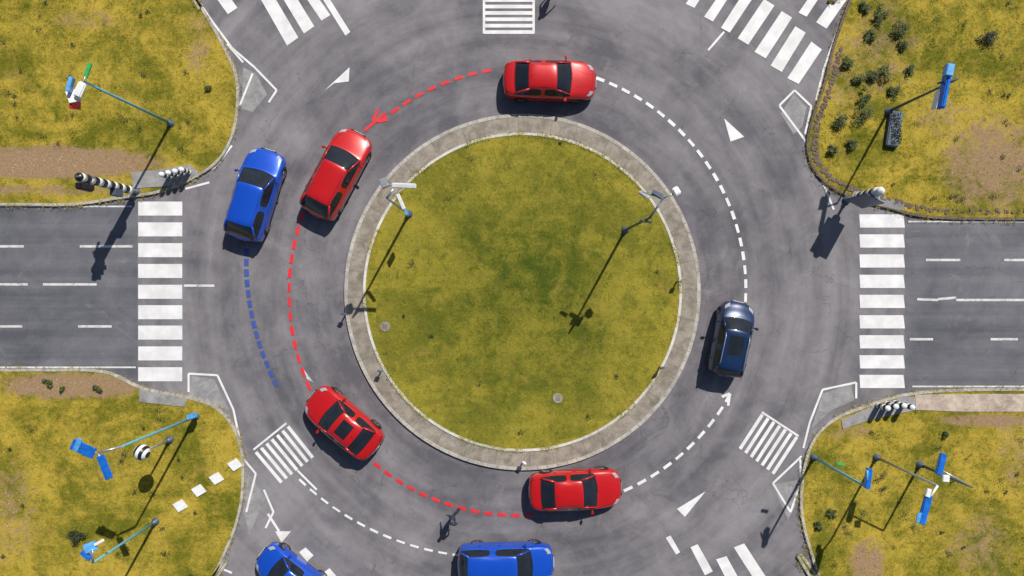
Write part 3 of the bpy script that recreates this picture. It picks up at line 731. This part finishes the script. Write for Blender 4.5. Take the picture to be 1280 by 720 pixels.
# ------------------------------------------------------------ pedestrians
M['skin']=simple('skin',(.45,.27,.19),.6); M['hair']=simple('dark_hair',(.02,.014,.01),.6); M['coat']=simple('navy_jacket',(.02,.03,.07),.8); M['jeans']=simple('dark_trousers',(.018,.02,.03),.85); M['shoe']=simple('black_shoe',(.02,.02,.02),.6)
def person(px,py,deg,z0=.0):
    g=W(px,py); e=empty('pedestrian',(g.x,g.y,z0)); e.rotation_euler=(0,0,math.radians(deg))
    V=[];E=[];R=[]
    def v(p,r,par=None):
        V.append(p);R.append(r)
        if par is not None:E.append((par,len(V)-1))
        return len(V)-1
    pel=v((0,0,.95),.13); sp=v((0,0,1.15),.125,pel); ch=v((.02,0,1.35),.15,sp); nk=v((.02,0,1.50),.058,ch); hd=v((.04,0,1.60),.085,nk); hd2=v((.035,0,1.70),.088,hd); v((.03,0,1.76),.05,hd2)
    v((.135,0,1.62),.015,hd)
    for s,ph in((1,1),(-1,-1)):
        hp=v((0,s*.09,.90),.095,pel); kn=v((.14*ph+.03,s*.10,.50),.062,hp); an=v((.26*ph-.06,s*.10,.10 if ph>0 else .14),.04,kn); v((.26*ph+.10,s*.11,.045),.035,an)
        sh=v((.01,s*.19,1.40),.062,ch); el=v((-.10*ph,s*.25,1.13),.043,sh); wr=v((-.14*ph+.12,s*.25,.90),.028,el); pm=v((-.14*ph+.15,s*.25,.83),.034,wr)
        for k in range(4): f1=v((-.14*ph+.13+.018*k,s*.255,.77),.009,pm); v((-.14*ph+.15+.018*k,s*.245,.72+.01*abs(k-1)),.008,f1)
        v((-.14*ph+.20,s*.235,.80),.009,pm)
    me=bpy.data.meshes.new('body'); me.from_pydata(V,E,[]); o=bpy.data.objects.new('tmp',me); col.objects.link(o)
    o.modifiers.new('sk','SKIN')
    for i,r in enumerate(R): me.skin_vertices[0].data[i].radius=(r,r)
    me.skin_vertices[0].data[0].use_root=True
    s_=o.modifiers.new('ss','SUBSURF'); s_.levels=2; s_.render_levels=2
    dg=bpy.context.evaluated_depsgraph_get(); dg.update(); nm=bpy.data.meshes.new_from_object(o.evaluated_get(dg)); bpy.data.objects.remove(o)
    nm.materials.clear()
    for m in('jeans','coat','skin','hair','shoe'): nm.materials.append(M[m])
    for p in nm.polygons:
        c=p.center; p.use_smooth=True
        if c.z<.10:i=4
        elif c.z>1.66 or (c.z>1.56 and c.x<.02): i=3
        elif c.z>1.50: i=2
        elif c.z<.88 and abs(c.y)>.205: i=2
        elif c.z<.96 and abs(c.y)<.205: i=0
        else: i=1
        p.material_index=i
    ob=bpy.data.objects.new('body',nm); col.objects.link(ob); ob.parent=e
    for s in(-1,1): lathe([(0,-.009),(.009,0),(0,.009)],(.122,s*.03,1.635),'black',e,'eye',8)
    return e
person(569,640,200); person(693,-12,20)

# ------------------------------------------------------------ light, sky, camera
sv=Vector((.48,.877,0)).normalized(); EL=math.radians(46)
sd=Vector((sv.x*math.cos(EL),sv.y*math.cos(EL),math.sin(EL)))
ld=bpy.data.lights.new('sun','SUN'); ld.energy=5.0; ld.angle=math.radians(.5); ld.color=(1,.95,.87)
lo=bpy.data.objects.new('sun',ld); col.objects.link(lo); lo.location=sd*60; lo.rotation_euler=(-sd).to_track_quat('-Z','Y').to_euler()
wd=bpy.data.worlds.new('World'); bpy.context.scene.world=wd; wd.use_nodes=True; nt=wd.node_tree
sk=nt.nodes.new('ShaderNodeTexSky'); sk.sky_type='NISHITA'; sk.sun_disc=False; sk.sun_elevation=EL; sk.sun_rotation=math.atan2(sv.x,sv.y); sk.altitude=100
nt.links.new(sk.outputs[0],nt.nodes['Background'].inputs[0]); nt.nodes['Background'].inputs[1].default_value=.068
cam=bpy.data.cameras.new('camera'); cam.lens=24; cam.sensor_width=36; cam.clip_end=3000
co=bpy.data.objects.new('camera',cam); col.objects.link(co); co.location=(0,0,H); co.rotation_euler=(0,0,0)
sc=bpy.context.scene; sc.camera=co
sc.view_settings.view_transform='Standard'; sc.view_settings.look='None'; sc.view_settings.exposure=0
